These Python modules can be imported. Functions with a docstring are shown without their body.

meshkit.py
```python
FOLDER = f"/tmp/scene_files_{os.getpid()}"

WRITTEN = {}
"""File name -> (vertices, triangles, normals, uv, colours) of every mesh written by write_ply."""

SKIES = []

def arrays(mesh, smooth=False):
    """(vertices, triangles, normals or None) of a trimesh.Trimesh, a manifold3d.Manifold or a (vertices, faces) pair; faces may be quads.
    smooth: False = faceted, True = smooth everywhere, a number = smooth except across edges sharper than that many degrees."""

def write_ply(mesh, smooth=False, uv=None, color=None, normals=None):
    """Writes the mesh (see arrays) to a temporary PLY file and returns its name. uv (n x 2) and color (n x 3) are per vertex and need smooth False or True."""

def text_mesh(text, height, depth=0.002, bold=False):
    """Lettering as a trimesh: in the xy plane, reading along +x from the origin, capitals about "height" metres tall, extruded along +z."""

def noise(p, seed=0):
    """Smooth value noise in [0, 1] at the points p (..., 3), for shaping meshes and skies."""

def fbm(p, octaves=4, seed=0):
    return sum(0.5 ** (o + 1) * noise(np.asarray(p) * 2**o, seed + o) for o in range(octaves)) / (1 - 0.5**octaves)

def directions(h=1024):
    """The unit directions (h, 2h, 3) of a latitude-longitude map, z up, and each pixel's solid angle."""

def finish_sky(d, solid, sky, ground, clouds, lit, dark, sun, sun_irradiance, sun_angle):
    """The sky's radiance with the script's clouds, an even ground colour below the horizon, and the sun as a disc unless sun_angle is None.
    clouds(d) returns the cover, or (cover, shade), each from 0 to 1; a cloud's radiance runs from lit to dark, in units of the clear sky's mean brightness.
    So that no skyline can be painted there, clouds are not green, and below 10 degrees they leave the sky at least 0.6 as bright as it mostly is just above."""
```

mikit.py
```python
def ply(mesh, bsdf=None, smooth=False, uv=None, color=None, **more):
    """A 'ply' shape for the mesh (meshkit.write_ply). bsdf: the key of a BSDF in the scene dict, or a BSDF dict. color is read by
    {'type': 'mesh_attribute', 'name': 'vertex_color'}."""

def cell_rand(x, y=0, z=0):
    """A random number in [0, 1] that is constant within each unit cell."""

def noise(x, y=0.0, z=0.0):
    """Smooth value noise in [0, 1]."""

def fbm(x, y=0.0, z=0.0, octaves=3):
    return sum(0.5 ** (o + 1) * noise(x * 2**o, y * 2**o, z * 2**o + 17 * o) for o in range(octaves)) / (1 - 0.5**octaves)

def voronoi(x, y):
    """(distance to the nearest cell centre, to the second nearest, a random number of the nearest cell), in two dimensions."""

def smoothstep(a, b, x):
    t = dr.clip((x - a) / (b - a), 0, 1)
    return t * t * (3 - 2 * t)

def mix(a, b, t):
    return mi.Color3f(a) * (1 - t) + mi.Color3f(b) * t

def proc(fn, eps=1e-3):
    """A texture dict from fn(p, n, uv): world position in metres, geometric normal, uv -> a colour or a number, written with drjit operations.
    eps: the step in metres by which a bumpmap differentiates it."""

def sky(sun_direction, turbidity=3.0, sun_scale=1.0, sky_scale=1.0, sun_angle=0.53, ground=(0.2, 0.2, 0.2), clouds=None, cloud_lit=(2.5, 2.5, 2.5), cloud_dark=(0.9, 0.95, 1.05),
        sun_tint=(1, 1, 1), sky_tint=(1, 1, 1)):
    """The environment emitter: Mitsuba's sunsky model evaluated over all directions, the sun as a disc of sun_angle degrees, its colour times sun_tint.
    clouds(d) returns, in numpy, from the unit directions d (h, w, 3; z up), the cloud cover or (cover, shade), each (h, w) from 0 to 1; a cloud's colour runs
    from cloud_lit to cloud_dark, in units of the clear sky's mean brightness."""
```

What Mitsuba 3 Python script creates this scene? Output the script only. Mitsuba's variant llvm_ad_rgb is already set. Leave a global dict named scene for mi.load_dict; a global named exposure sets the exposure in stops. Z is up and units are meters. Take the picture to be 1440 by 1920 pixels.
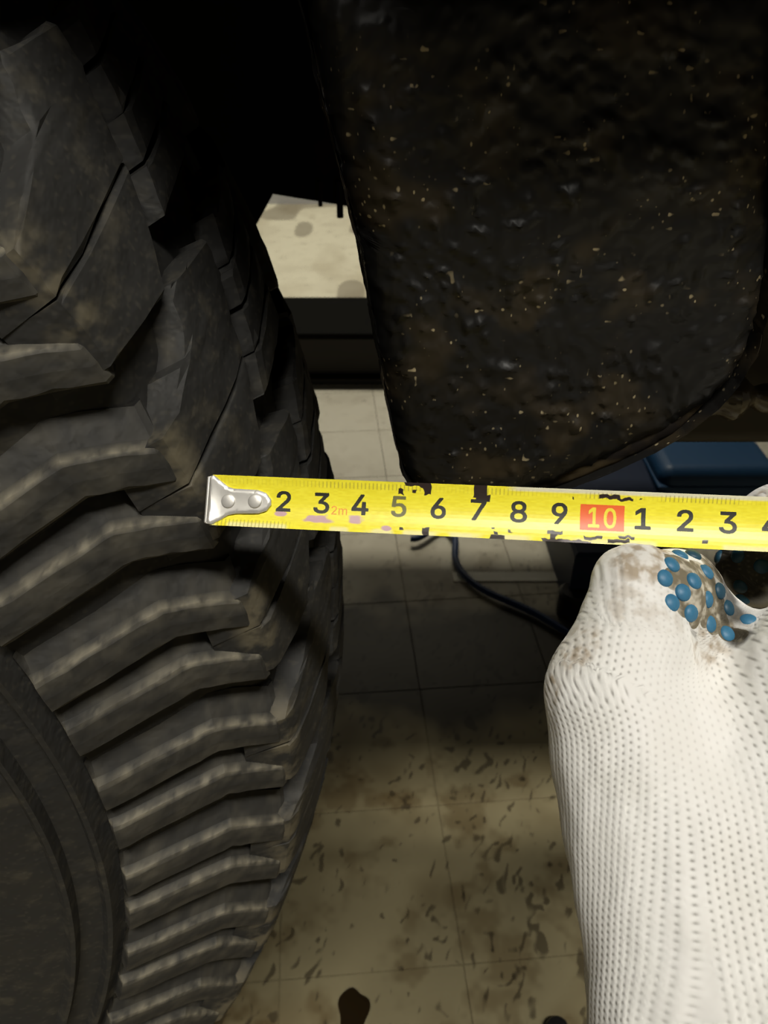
import math, numpy as np, trimesh, mitsuba as mi, drjit as dr, mikit, meshkit, shapely, manifold3d as m3
from shapely.geometry import Polygon, LineString
from mikit import proc, noise, fbm, voronoi, cell_rand, smoothstep, mix

# ------------------------------------------------------------------ camera, light, exposure
T = mi.ScalarTransform4f
W_PX, H_PX, F_PX = 1440, 1920, 1500.0
PITCH, CAM_H = 0.6087, 0.645
sp, cp = math.sin(PITCH), math.cos(PITCH)
scene, labels = {}, {}
exposure = -0.32
scene['camera'] = {'type': 'thinlens', 'fov': math.degrees(2 * math.atan(W_PX / 2 / F_PX)), 'fov_axis': 'x', 'near_clip': 0.01, 'far_clip': 50.0,
                   'aperture_radius': 0.0004, 'focus_distance': 0.195,
                   'to_world': T().look_at(origin=[0, 0, CAM_H], target=[0, cp, CAM_H - sp], up=[0, 0, 1])}
LAMPS = [  # x, y, z, half length, half width, radiance
    (0.30, -0.90, 2.75, 0.62, 0.10, (126, 121, 109)),
    (-0.10, 2.05, 2.55, 0.62, 0.10, (66, 62, 50)),
]

# ------------------------------------------------------------------ helpers
def cw(p):                                   # measured camera-frame metres (right, down, forward) -> world
    p = np.atleast_2d(np.asarray(p, float))
    return np.c_[p[:, 0], -p[:, 1] * sp + p[:, 2] * cp, -p[:, 1] * cp - p[:, 2] * sp + CAM_H]

def vec(p): return cw(p) - cw([0, 0, 0])
def pz(px, py, z): return cw([(px - 720) / F_PX * z, (py - 960) / F_PX * z, z])[0]   # a measured photo point at a depth
def py_(px, py, y):                           # ... on the upright plane at forward distance y
    d = vec([(px - 720) / F_PX, (py - 960) / F_PX, 1])[0]
    return np.array([0, 0, CAM_H]) + d * (y / d[1])
def pf(px, py, z=0.0):                        # ... on the level plane at height z
    d = vec([(px - 720) / F_PX, (py - 960) / F_PX, 1])[0]
    return np.array([0, 0, CAM_H]) + d * ((z - CAM_H) / d[2])

used = {}
def key_for(k):
    n = used.get(k, -1) + 1
    used[k] = n
    return k if n == 0 else f'{k}_{n:03d}'

def obj(name, mesh, bsdf, parent=None, smooth=30, label=None, cat=None, group=None, kind=None, shape=None, **kw):
    key = key_for((parent + '__' if parent else '') + name)
    scene[key] = dict(shape) if shape else mikit.ply(mesh, bsdf, smooth, **kw)
    meta = {k: v for k, v in (('label', label), ('category', cat), ('group', group), ('kind', kind)) if v}
    if meta: labels[key] = meta
    return key

def thing(name, label, cat, group=None):
    key = key_for(name)
    labels[key] = {'label': label, 'category': cat}
    if group: labels[key]['group'] = group
    return key

def tm(v, f): return trimesh.Trimesh(np.asarray(v, float), np.asarray(f, int), process=False)

def man(mesh):
    mesh = mesh.copy(); mesh.merge_vertices()
    return m3.Manifold(m3.Mesh(np.asarray(mesh.vertices, np.float32), np.asarray(mesh.faces, np.uint32)))

def rbox(sx, sy, sz, r, at=(0, 0, 0), seg=16):
    s = m3.Manifold.sphere(r, seg)
    h = m3.Manifold.batch_hull([s.translate((a * (sx / 2 - r), b * (sy / 2 - r), c * (sz / 2 - r))) for a in (-1, 1) for b in (-1, 1) for c in (-1, 1)])
    return h.translate(tuple(at))

def grid_faces(n, m, flip=False):
    i, j = np.meshgrid(np.arange(n - 1), np.arange(m - 1), indexing='ij')
    a = i * m + j
    q = np.stack([a, a + m, a + m + 1, a + 1], -1).reshape(-1, 4)
    if flip: q = q[:, ::-1]
    return np.vstack([q[:, [0, 1, 2]], q[:, [0, 2, 3]]])

def lathe(prof, n, frame, closed=False):
    """(radius, along) pairs turned about the frame's axis; frame = (centre, axis, e1, e2)"""
    C, a, b, u = frame
    prof = np.asarray(prof, float)
    ang = np.linspace(0, 2 * np.pi, n, endpoint=False)
    v = C + prof[:, None, 1:] * a + prof[:, None, :1] * (np.cos(ang)[None, :, None] * b + np.sin(ang)[None, :, None] * u)
    k = len(prof)
    i, j = np.meshgrid(np.arange(k if closed else k - 1), np.arange(n), indexing='ij')
    i2, j2 = (i + 1) % k, (j + 1) % n
    q = np.stack([i * n + j, i * n + j2, i2 * n + j2, i2 * n + j], -1).reshape(-1, 4)
    return tm(v.reshape(-1, 3), np.vstack([q[:, [0, 1, 2]], q[:, [0, 2, 3]]]))

def spline(pts, n):
    from scipy.interpolate import CubicSpline
    p = np.asarray(pts, float)
    t = np.r_[0, np.cumsum(np.linalg.norm(np.diff(p, axis=0), axis=1))]
    return CubicSpline(t, p)(np.linspace(0, t[-1], n))

def tube(pts, r, sides=14):
    p = np.asarray(pts, float); n = len(p)
    r = np.broadcast_to(r, (n,))
    t = np.gradient(p, axis=0); t /= np.linalg.norm(t, axis=1, keepdims=True)
    ref = np.array([0, 0, 1.0]) if abs(t[0, 2]) < .9 else np.array([1.0, 0, 0])
    a = np.cross(t[0], ref); a /= np.linalg.norm(a); A = []
    for k in range(n):
        a = a - t[k] * (a @ t[k]); a /= np.linalg.norm(a); A.append(a)
    A = np.array(A); B = np.cross(t, A)
    ang = np.linspace(0, 2 * np.pi, sides, endpoint=False)
    v = p[:, None] + r[:, None, None] * (np.cos(ang)[None, :, None] * A[:, None] + np.sin(ang)[None, :, None] * B[:, None])
    i, j = np.meshgrid(np.arange(n - 1), np.arange(sides), indexing='ij')
    j2 = (j + 1) % sides
    q = np.stack([i * sides + j, i * sides + j2, (i + 1) * sides + j2, (i + 1) * sides + j], -1).reshape(-1, 4)
    f = np.vstack([q[:, [0, 1, 2]], q[:, [0, 2, 3]]])
    v = np.vstack([v.reshape(-1, 3), p[0], p[-1]]); c0, c1 = n * sides, n * sides + 1
    jj = np.arange(sides); b0 = (n - 1) * sides
    f = np.vstack([f, np.c_[np.full(sides, c0), (jj + 1) % sides, jj], np.c_[np.full(sides, c1), b0 + jj, b0 + (jj + 1) % sides]])
    return tm(v, f)

def surface_nets(fn, lo, hi, h):
    """Mesh of fn < 0 on a grid of step h (naive surface nets)."""
    ax = [np.arange(lo[k], hi[k] + h, h) for k in range(3)]
    X = np.stack(np.meshgrid(*ax, indexing='ij'), -1)
    D = fn(X.reshape(-1, 3)).reshape(X.shape[:3])
    N = D.shape
    ins = D < 0
    c = [(0, 0, 0), (1, 0, 0), (0, 1, 0), (1, 1, 0), (0, 0, 1), (1, 0, 1), (0, 1, 1), (1, 1, 1)]
    sl = lambda A, o: A[o[0]:N[0] - 1 + o[0], o[1]:N[1] - 1 + o[1], o[2]:N[2] - 1 + o[2]]
    cnt = sum(sl(ins, o).astype(int) for o in c)
    act = (cnt > 0) & (cnt < 8)
    idx = -np.ones(act.shape, int); idx[act] = np.arange(act.sum())
    cells = np.argwhere(act)
    acc = np.zeros((len(cells), 3)); num = np.zeros(len(cells))
    val = [D[cells[:, 0] + o[0], cells[:, 1] + o[1], cells[:, 2] + o[2]] for o in c]
    for i in range(8):
        for j in range(i + 1, 8):
            if sum(abs(c[i][k] - c[j][k]) for k in range(3)) != 1: continue
            m = (val[i] < 0) != (val[j] < 0)
            t = np.where(m, val[i] / np.where(m, val[i] - val[j], 1), 0)
            acc += m[:, None] * (np.array(c[i]) + t[:, None] * (np.array(c[j]) - np.array(c[i]))); num += m
    V = np.array(lo) + (cells + acc / num[:, None]) * h
    F = []
    for k in range(3):
        a, b = (k + 1) % 3, (k + 2) % 3
        e = [slice(None)] * 3; e2 = [slice(None)] * 3
        e[k] = slice(0, N[k] - 1); e2[k] = slice(1, N[k])
        ch = np.argwhere(ins[tuple(e)] != ins[tuple(e2)])
        ch = ch[(ch[:, a] > 0) & (ch[:, b] > 0) & (ch[:, a] < N[a] - 1) & (ch[:, b] < N[b] - 1)]
        def cell(da, db):
            q = ch.copy(); q[:, a] += da; q[:, b] += db
            return idx[q[:, 0], q[:, 1], q[:, 2]]
        q = np.stack([cell(-1, -1), cell(0, -1), cell(0, 0), cell(-1, 0)], -1)
        fl = ~ins[ch[:, 0], ch[:, 1], ch[:, 2]]
        q[fl] = q[fl][:, ::-1]
        F.append(q)
    q = np.vstack(F)
    return tm(V, np.vstack([q[:, [0, 1, 2]], q[:, [0, 2, 3]]]))

# ------------------------------------------------------------------ materials
def pr(base, rough=0.5, **k):
    if isinstance(base, (tuple, list)): base = {'type': 'rgb', 'value': list(base)}
    return {'type': 'twosided', 'bsdf': {'type': 'principled', 'base_color': base, 'roughness': rough, **k}}

def bumped(inner, fn, scale=1.0, eps=2e-4):
    b = inner['bsdf'] if inner['type'] == 'twosided' else inner
    return {'type': 'twosided', 'bsdf': {'type': 'bumpmap', 'arbitrary': proc(fn, eps), 'scale': scale, 'bsdf': b}}

WC, WA, WB = (-0.3827, 0.0635, 0.4165), (-0.2794, 0.9602), (0.9602, 0.2794)
def rubber_col(p, n, uv):
    d = fbm(p.x * 140, p.y * 140, p.z * 140, 4)
    g = noise(p.x * 700, p.y * 700, p.z * 700)
    k = smoothstep(0.50, 0.84, d) * 0.22 + smoothstep(0.6, 0.95, g) * 0.12
    w = (p.x - WC[0]) * WA[0] + (p.y - WC[1]) * WA[1] - 0.0156       # dried mud rubbed into the shoulder edge
    r = dr.sqrt(dr.square((p.x - WC[0]) * WB[0] + (p.y - WC[1]) * WB[1]) + dr.square(p.z - WC[2]))
    mud = dr.exp(-dr.square(w / 0.0045)) * smoothstep(0.358, 0.366, r) * smoothstep(0.382, 0.374, r) * smoothstep(0.35, 0.62, d)
    k = dr.clip(k + mud * 0.75, 0, 1)
    return mix((0.021, 0.0206, 0.0195), (0.120, 0.104, 0.070), k)
def rubber_rough(p, n, uv): return 0.52 + 0.3 * fbm(p.x * 90, p.y * 90, p.z * 90, 2)
def rubber_h(p, n, uv): return fbm(p.x * 330, p.y * 330, p.z * 330, 3) * 0.0005 + noise(p.x * 1300, p.y * 1300, p.z * 1300) * 0.00006
scene['rubber'] = bumped(pr(proc(rubber_col), proc(rubber_rough), specular=0.28), rubber_h, eps=3e-4)

def rubber_h(p, n, uv): return fbm(p.x * 330, p.y * 330, p.z * 330, 3) * 0.0005 + noise(p.x * 1300, p.y * 1300, p.z * 1300) * 0.00006
scene['rubber'] = bumped(pr(proc(rubber_col), proc(rubber_rough), specular=0.28), rubber_h, eps=3e-4)

def rib_col(p, n, uv):
    d = fbm(p.x * 210, p.y * 210, p.z * 210, 4)
    return mix((0.023, 0.0226, 0.0215), (0.125, 0.130, 0.090), smoothstep(0.42, 0.82, d) * 0.32)

scene['rib_lit_edges'] = bumped(pr({'type': 'mesh_attribute', 'name': 'vertex_color'}, 0.68, specular=0.28), rubber_h, eps=3e-4)  # edge light and dusty scuffs come in as vertex colour

def coat_col(p, n, uv):
    d = fbm(p.x * 85, p.y * 85, p.z * 85, 3)
    s = noise(p.x * 900, p.y * 900, p.z * 620)
    s = dr.maximum(s, noise(p.x * 620 + 9, p.y * 620, p.z * 480) - 0.03)
    low = smoothstep(0.545, 0.515, p.z + 0.02 * (noise(p.x * 90, p.y * 90, p.z * 90) - 0.5))
    c = mix((0.0065, 0.0062, 0.0058), (0.036, 0.026, 0.013), smoothstep(0.5, 0.75, d) * (0.5 + 0.5 * low))
    c = mix(c, (0.26, 0.215, 0.13), smoothstep(0.84, 0.96, s) * smoothstep(0.40, 0.60, d))
    return c
scene['undercoat'] = pr(proc(coat_col), 0.46, specular=0.30)
def mud_col(p, n, uv): return mix((0.008, 0.006, 0.005), (0.048, 0.035, 0.018), smoothstep(0.35, 0.7, fbm(p.x * 130, p.y * 130, p.z * 130, 3)))
scene['caked_mud'] = pr(proc(mud_col), 0.7, specular=0.15)
scene['black_paint'] = pr((0.004, 0.004, 0.004), 0.7, specular=0.1)
scene['rail_paint'] = pr((0.016, 0.013, 0.009), 0.5, specular=0.3)
scene['wet_rubber'] = pr((0.045, 0.036, 0.024), 0.13, specular=0.7)

def dirt_masks(x, y):
    wx, wy = x + 0.03 * noise(x * 14, y * 14), y + 0.03 * noise(x * 14 + 5, y * 14)
    big = fbm(wx * 9, wy * 9, 0.3, 4)
    sm = fbm(x * 46, y * 46, 1.7, 3)
    fine = noise(x * 210, y * 150, 3.1)
    return big, sm, fine
def floor_col(p, n, uv):
    big, sm, fine = dirt_masks(p.x, p.y)
    near = smoothstep(0.95, 0.55, p.y)                    # the work bay is soiled, the far bay has been mopped
    c = mix((0.56, 0.53, 0.45), (0.315, 0.27, 0.155), near)
    c = mix(c, (0.52, 0.49, 0.38), smoothstep(1.4, 1.5, p.y))
    brown = smoothstep(0.45, 0.66, big) * (0.14 + 0.62 * near) + smoothstep(0.5, 0.72, sm) * (0.08 + 0.47 * near)
    c = mix(c, (0.15, 0.105, 0.045), dr.minimum(brown, 0.9))
    qx, qy = p.x * 0.94 - p.y * 0.34 + 0.012 * fbm(p.x * 60, p.y * 60, 1.0, 2), p.x * 0.34 + p.y * 0.94 + 0.012 * fbm(p.x * 60, p.y * 60, 2.0, 2)
    fl = noise(qx * 290, qy * 110, 5.0) * 0.5 + noise(qx * 140 + 3, qy * 90, 6.0) * 0.3 + noise(p.x * 37, p.y * 31, 2.0) * 0.2      # short scratches and flecks
    c = mix(c, (0.05, 0.036, 0.018), smoothstep(0.655, 0.76, fl) * near * 0.7)
    c = mix(c, (0.035, 0.025, 0.013), smoothstep(0.70, 0.80, sm * 0.7 + fine * 0.3) * (0.25 + 0.6 * near))
    far = smoothstep(1.45, 1.55, p.y)
    c = mix(c, (0.28, 0.235, 0.15), far * smoothstep(0.42, 0.62, fbm(p.x * 7, p.y * 3.5, 4.0, 3)) * 0.55)
    c = mix(c, (0.12, 0.10, 0.07), far * smoothstep(0.62, 0.68, noise(p.x * 13 + 3, p.y * 6, 8.0)) * 0.6)
    # a broad near-black patch under the sill, ragged at its rim
    e = dr.sqrt(dr.square((p.x - 0.10) / 0.46) + dr.square((p.y - 0.64) / 0.11)) + 0.8 * (fbm(p.x * 16, p.y * 16, 9.0, 3) - 0.5)
    c = mix(c, (0.022, 0.019, 0.013), smoothstep(1.1, 0.65, e) * 0.9)
    return c
scene['floor_tile_glaze'] = pr(proc(floor_col), 0.42, specular=0.4)
def grout_col(p, n, uv): return floor_col(p, n, uv) * (0.28 + 0.55 * smoothstep(1.0, 0.7, p.y))
scene['grout'] = pr(proc(grout_col), 0.9)
scene['wall_paint'] = pr((0.14, 0.135, 0.125), 0.8)
scene['wall_far'] = pr((0.36, 0.355, 0.345), 0.8)
scene['steel_dark'] = pr((0.0025, 0.0025, 0.002), 0.7, specular=0.05)
scene['blue_paint'] = pr((0.004, 0.011, 0.034), 0.5, specular=0.3)
scene['blue_plastic'] = pr((0.008, 0.042, 0.105), 0.5, specular=0.4)
scene['hose_rubber'] = pr((0.008, 0.026, 0.09), 0.4, specular=0.4)
scene['light_streak_pale'] = pr((0.80, 0.77, 0.66), 0.5)  # pale colour standing in for light on the tiles
scene['black_rubber'] = pr((0.010, 0.009, 0.009), 0.4, specular=0.4)
scene['oil'] = pr((0.022, 0.014, 0.006), 0.08, specular=0.6)
scene['rim_steel'] = pr((0.05, 0.05, 0.052), 0.4, metallic=0.5)
scene['chrome'] = pr((0.66, 0.64, 0.60), 0.38, metallic=0.6)
scene['ink'] = pr((0.014, 0.013, 0.008), 0.5)
scene['ink_worn'] = pr((0.15, 0.14, 0.045), 0.5)
scene['orange_ink'] = pr((0.80, 0.13, 0.025), 0.42)
scene['red_ink'] = pr((0.80, 0.30, 0.04), 0.5)
scene['yellow_ink'] = pr((0.80, 0.66, 0.035), 0.42)

# tape: uv = metres along, metres across (up is +)
FLAKES = [  # t0, t1, v0, v1 of spots where the yellow lacquer has come off
    (0.0558, 0.0578, 0.0038, 0.0070), (0.0520, 0.0560, 0.0056, 0.0070), (0.0684, 0.0716, 0.0037, 0.0070), (0.0690, 0.0726, 0.0028, 0.0045),
    (0.0495, 0.0509, 0.0035, 0.0049), (0.0510, 0.0522, 0.0058, 0.0070), (0.0533, 0.0541, 0.0040, 0.0046), (0.0993, 0.1042, 0.0046, 0.0056), (0.1035, 0.1075, 0.0043, 0.0050),
    (0.0563, 0.0575, -0.0070, -0.0046), (0.0500, 0.0512, -0.0053, -0.0045), (0.0728, 0.0764, -0.0070, -0.0056), (0.0738, 0.0750, -0.0056, -0.0047),
    (0.0873, 0.0905, -0.0046, -0.0038), (0.0880, 0.0893, -0.0066, -0.0042), (0.0858, 0.0905, -0.0070, -0.0058), (0.0900, 0.0975, -0.0070, -0.0060), (0.0955, 0.1000, -0.0056, -0.0048), (0.1015, 0.1068, -0.0062, -0.0052),
    (0.1040, 0.1080, -0.0050, -0.0043), (0.1235, 0.1250, -0.0056, -0.0046), (0.0732, 0.0742, -0.0040, -0.0035), (0.0777, 0.0783, -0.0046, -0.0041), (0.0925, 0.0929, 0.0040, 0.0045), (0.1090, 0.1095, 0.0046, 0.0049)]
def tape_col(p, n, uv):
    t, v = uv.x, uv.y
    c = mix((0.80, 0.70, 0.030), (0.88, 0.79, 0.05), noise(t * 900, v * 2500))
    edge = smoothstep(0.0050, 0.0060, -v) * smoothstep(0.35, 0.6, noise(t * 260, v * 300, 2.0))
    c = mix(c, (0.80, 0.76, 0.42), edge * 0.8)  # pale tone painted where the lower edge catches light
    c = mix(c, (0.72, 0.70, 0.56), smoothstep(0.0053, 0.0060, v) * smoothstep(0.076, 0.080, t) * 0.9)  # the lit upper edge, painted in over the right half
    tick = smoothstep(0.30, 0.42, dr.abs(t * 1000 - dr.floor(t * 1000) - 0.5)) * smoothstep(0.0043, 0.0047, v) * smoothstep(0.0062, 0.0058, v)
    wear_or_light = smoothstep(0.35, 0.55, noise(t * 110, 4.0))
    c = mix(c, (0.22, 0.18, 0.05), tick * (0.08 + 0.42 * wear_or_light))
    tick2 = smoothstep(0.30, 0.42, dr.abs(t * 1000 - dr.floor(t * 1000) - 0.5)) * smoothstep(0.0046, 0.0050, -v) * smoothstep(0.024, 0.019, t)
    c = mix(c, (0.35, 0.30, 0.05), tick2 * 0.6)
    for (tc, vc, rt, rv) in ((0.0290, -0.0036, 0.0042, 0.0011), (0.0387, -0.0034, 0.0022, 0.0011), (0.0195, -0.0026, 0.0020, 0.0007), (0.0470, -0.0052, 0.0014, 0.0007)):
        e = dr.sqrt(dr.square((t - tc) / rt) + dr.square((v - vc) / rv)) + 0.7 * (noise(t * 700, v * 900, 5.0) - 0.5)
        c = mix(c, (0.48, 0.27, 0.42), smoothstep(1.1, 0.7, e) * 0.85)
    jt, jv = (noise(t * 900, v * 700, 1.0) - 0.5) * 0.0009, (noise(t * 1100, v * 600, 7.0) - 0.5) * 0.0007
    f = mi.Float(0)
    for (a, b, lo, hi) in FLAKES:
        d = dr.maximum(dr.maximum(a - t - jt, t + jt - b), dr.maximum(lo - v - jv, v + jv - hi))
        f = dr.maximum(f, smoothstep(0.00010, -0.00010, d))
    grey = smoothstep(-0.0050, -0.0062, v) * smoothstep(0.3, 0.7, noise(t * 350, v * 500, 3.0))
    return mix(c, mix((0.030, 0.020, 0.018), (0.22, 0.20, 0.21), grey), f)
scene['tape_lacquer'] = pr(proc(tape_col), 0.33, specular=0.45)

# knitted glove: uv = metres across the wales, metres along them
KC, KR = 0.0017, 0.00145
def knit(uv):
    w = uv.x / KC
    i = dr.floor(w + 0.5); fx = w - i                     # the holes sit between the wales, every other line shifted half a row
    ry = uv.y / KR + 0.5 * (i - 2 * dr.floor(i / 2))
    fy = ry - dr.floor(ry) - 0.5
    return i, fx, fy
def knit_h(p, n, uv):
    i, fx, fy = knit(uv)
    hole = dr.exp(-dr.square(fx / 0.20) - dr.square(fy / 0.24))
    return (-0.10 * dr.cos(fx * 2 * np.pi) - 0.8 * hole + 0.10 * dr.cos(fy * 2 * np.pi + 5 * dr.abs(fx))) * 0.00022
def hole_mask(p, uv):
    i, fx, fy = knit(uv)
    amt = 0.22 + 0.60 * smoothstep(0.3, 0.7, noise(uv.x * 90, uv.y * 45, 3.0))
    return dr.exp(-dr.square(fx / 0.165) - dr.square(fy / 0.20)) * amt
def blobs(p, L):
    m = mi.Float(0)
    for (q, r, a) in L:
        d = dr.norm(mi.Point3f(p) - mi.Point3f(*[float(x) for x in q])) / r
        m = dr.maximum(m, smoothstep(1.0, 0.45, d) * a)
    return m
STAINS = [(pz(1200, 1050, .178), .0085, .75), (pz(1245, 1030, .183), .006, .9), (pz(1290, 1205, .185), .012, .65), (pz(1345, 1205, .190), .010, .85),
          (pz(1180, 1130, .172), .008, .35), (pz(1060, 1200, .172), .010, .75), (pz(1022, 1290, .172), .005, .9), (pz(1215, 1165, .178), .010, .45), (pz(1425, 925, .209), .012, .9)]
PALM, GRIME_SHADE = [], []                                      # filled in below, once the glove's surface is known; second list also paints finger shade
def glove_col(p, n, uv):
    c = mix((0.78, 0.775, 0.76), (0.70, 0.69, 0.655), fbm(p.x * 120, p.y * 120, p.z * 120, 3))
    t = fbm(p.x * 420, p.y * 420, p.z * 420, 3)
    st = blobs(p, STAINS)
    c = mix(c, (0.34, 0.27, 0.19), dr.clip(st * (0.25 + 1.1 * smoothstep(0.38, 0.72, t)), 0, 0.9))
    pm = smoothstep(0.25, 0.40, blobs(p, PALM))
    c = mix(c, mix((0.17, 0.145, 0.10), (0.50, 0.46, 0.38), smoothstep(0.45, 0.75, t)), pm)
    c = mix(c, mix((0.022, 0.019, 0.013), (0.10, 0.085, 0.055), smoothstep(0.55, 0.8, t)), blobs(p, GRIME_SHADE) * 0.97)  # thumb grime and the index finger's shade in one dark tone
    return mix(c, (0.13, 0.115, 0.095), hole_mask(p, uv) * 0.8)  # knit holes coloured dark for the shade inside them
scene['knit_cotton'] = bumped(pr(proc(glove_col), 0.9, specular=0.15, sheen=0.4), knit_h)
scene['grip_dot'] = pr((0.034, 0.145, 0.26), 0.5)
scene['grip_dot_grime_shade'] = pr((0.010, 0.050, 0.085), 0.5)  # darker copy: grime on the thumb, painted shade on the index
scene['sleeve_cloth'] = pr((0.035, 0.045, 0.075), 0.9)
scene['case_plastic'] = pr((0.62, 0.44, 0.02), 0.4)
scene['lamp_housing'] = pr((0.8, 0.8, 0.8), 0.5)

# ------------------------------------------------------------------ the workshop
X0, X1, Y0, Y1, ZC = -3.2, 3.2, -3.0, 2.62, 3.0
def slab(x0, x1, y0, y1, z0, z1): return trimesh.creation.box(bounds=[(x0, y0, z0), (x1, y1, z1)])
obj('floor', slab(X0, X1, Y0, Y1, -0.12, -0.0012), 'grout', smooth=False, kind='structure')
obj('wall_back', slab(X0, X1, Y1, Y1 + .1, -0.12, ZC), 'wall_far', smooth=False, kind='structure')
obj('wall_front', slab(X0, X1, Y0 - .1, Y0, -0.12, ZC), 'wall_paint', smooth=False, kind='structure')
obj('wall_left', slab(X0 - .1, X0, Y0, Y1, -0.12, ZC), 'wall_paint', smooth=False, kind='structure')
obj('wall_right', slab(X1, X1 + .1, Y0, Y1, -0.12, ZC), 'wall_paint', smooth=False, kind='structure')
obj('ceiling', slab(X0, X1, Y0, Y1, ZC, ZC + .1), 'wall_paint', smooth=False, kind='structure')

obj('floor', slab(X0, X1, 1.545, Y1, -0.0011, 0.0), 'floor_tile_glaze', smooth=False, kind='structure')
rng = np.random.default_rng(4)
YAW = math.radians(4.7)                                   # the bay's tiles lie along the car's cross axis
ca, sa = math.cos(YAW), math.sin(YAW)
PX_, PY_ = 0.1425, 0.1425
o0 = pf(724, 893)
def tile_mesh(w, d):
    b = m3.CrossSection.square((w, d), True)
    lo = m3.Manifold.extrude(b, 0.0010); hi = m3.Manifold.hull(m3.Manifold.batch_boolean([lo, m3.Manifold.extrude(b.offset(-0.0003, m3.JoinType.Miter), 0.0013)], m3.OpType.Add))
    m = hi.to_mesh(); return tm(m.vert_properties[:, :3] - [0, 0, 0.0013], m.tri_verts)
tile_ply = mikit.ply(tile_mesh(PX_ - .0009, PY_ - .0009), 'floor_tile_glaze', False)
for j in range(-10, 12):
    for i in range(-11, 12):
        lx, ly = (i + .5) * PX_, (j + .5) * PY_
        c = o0 + np.array([lx * ca - ly * sa, lx * sa + ly * ca, 0])
        if not (-1.15 < c[0] < 1.25 and -0.15 < c[1] < 1.47): continue
        obj('tile', None, None, 'floor', shape={**tile_ply, 'to_world': T().translate([c[0], c[1], 0.0003 * rng.random()]).rotate([0, 0, 1], math.degrees(YAW) + rng.normal() * .12)})

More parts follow.
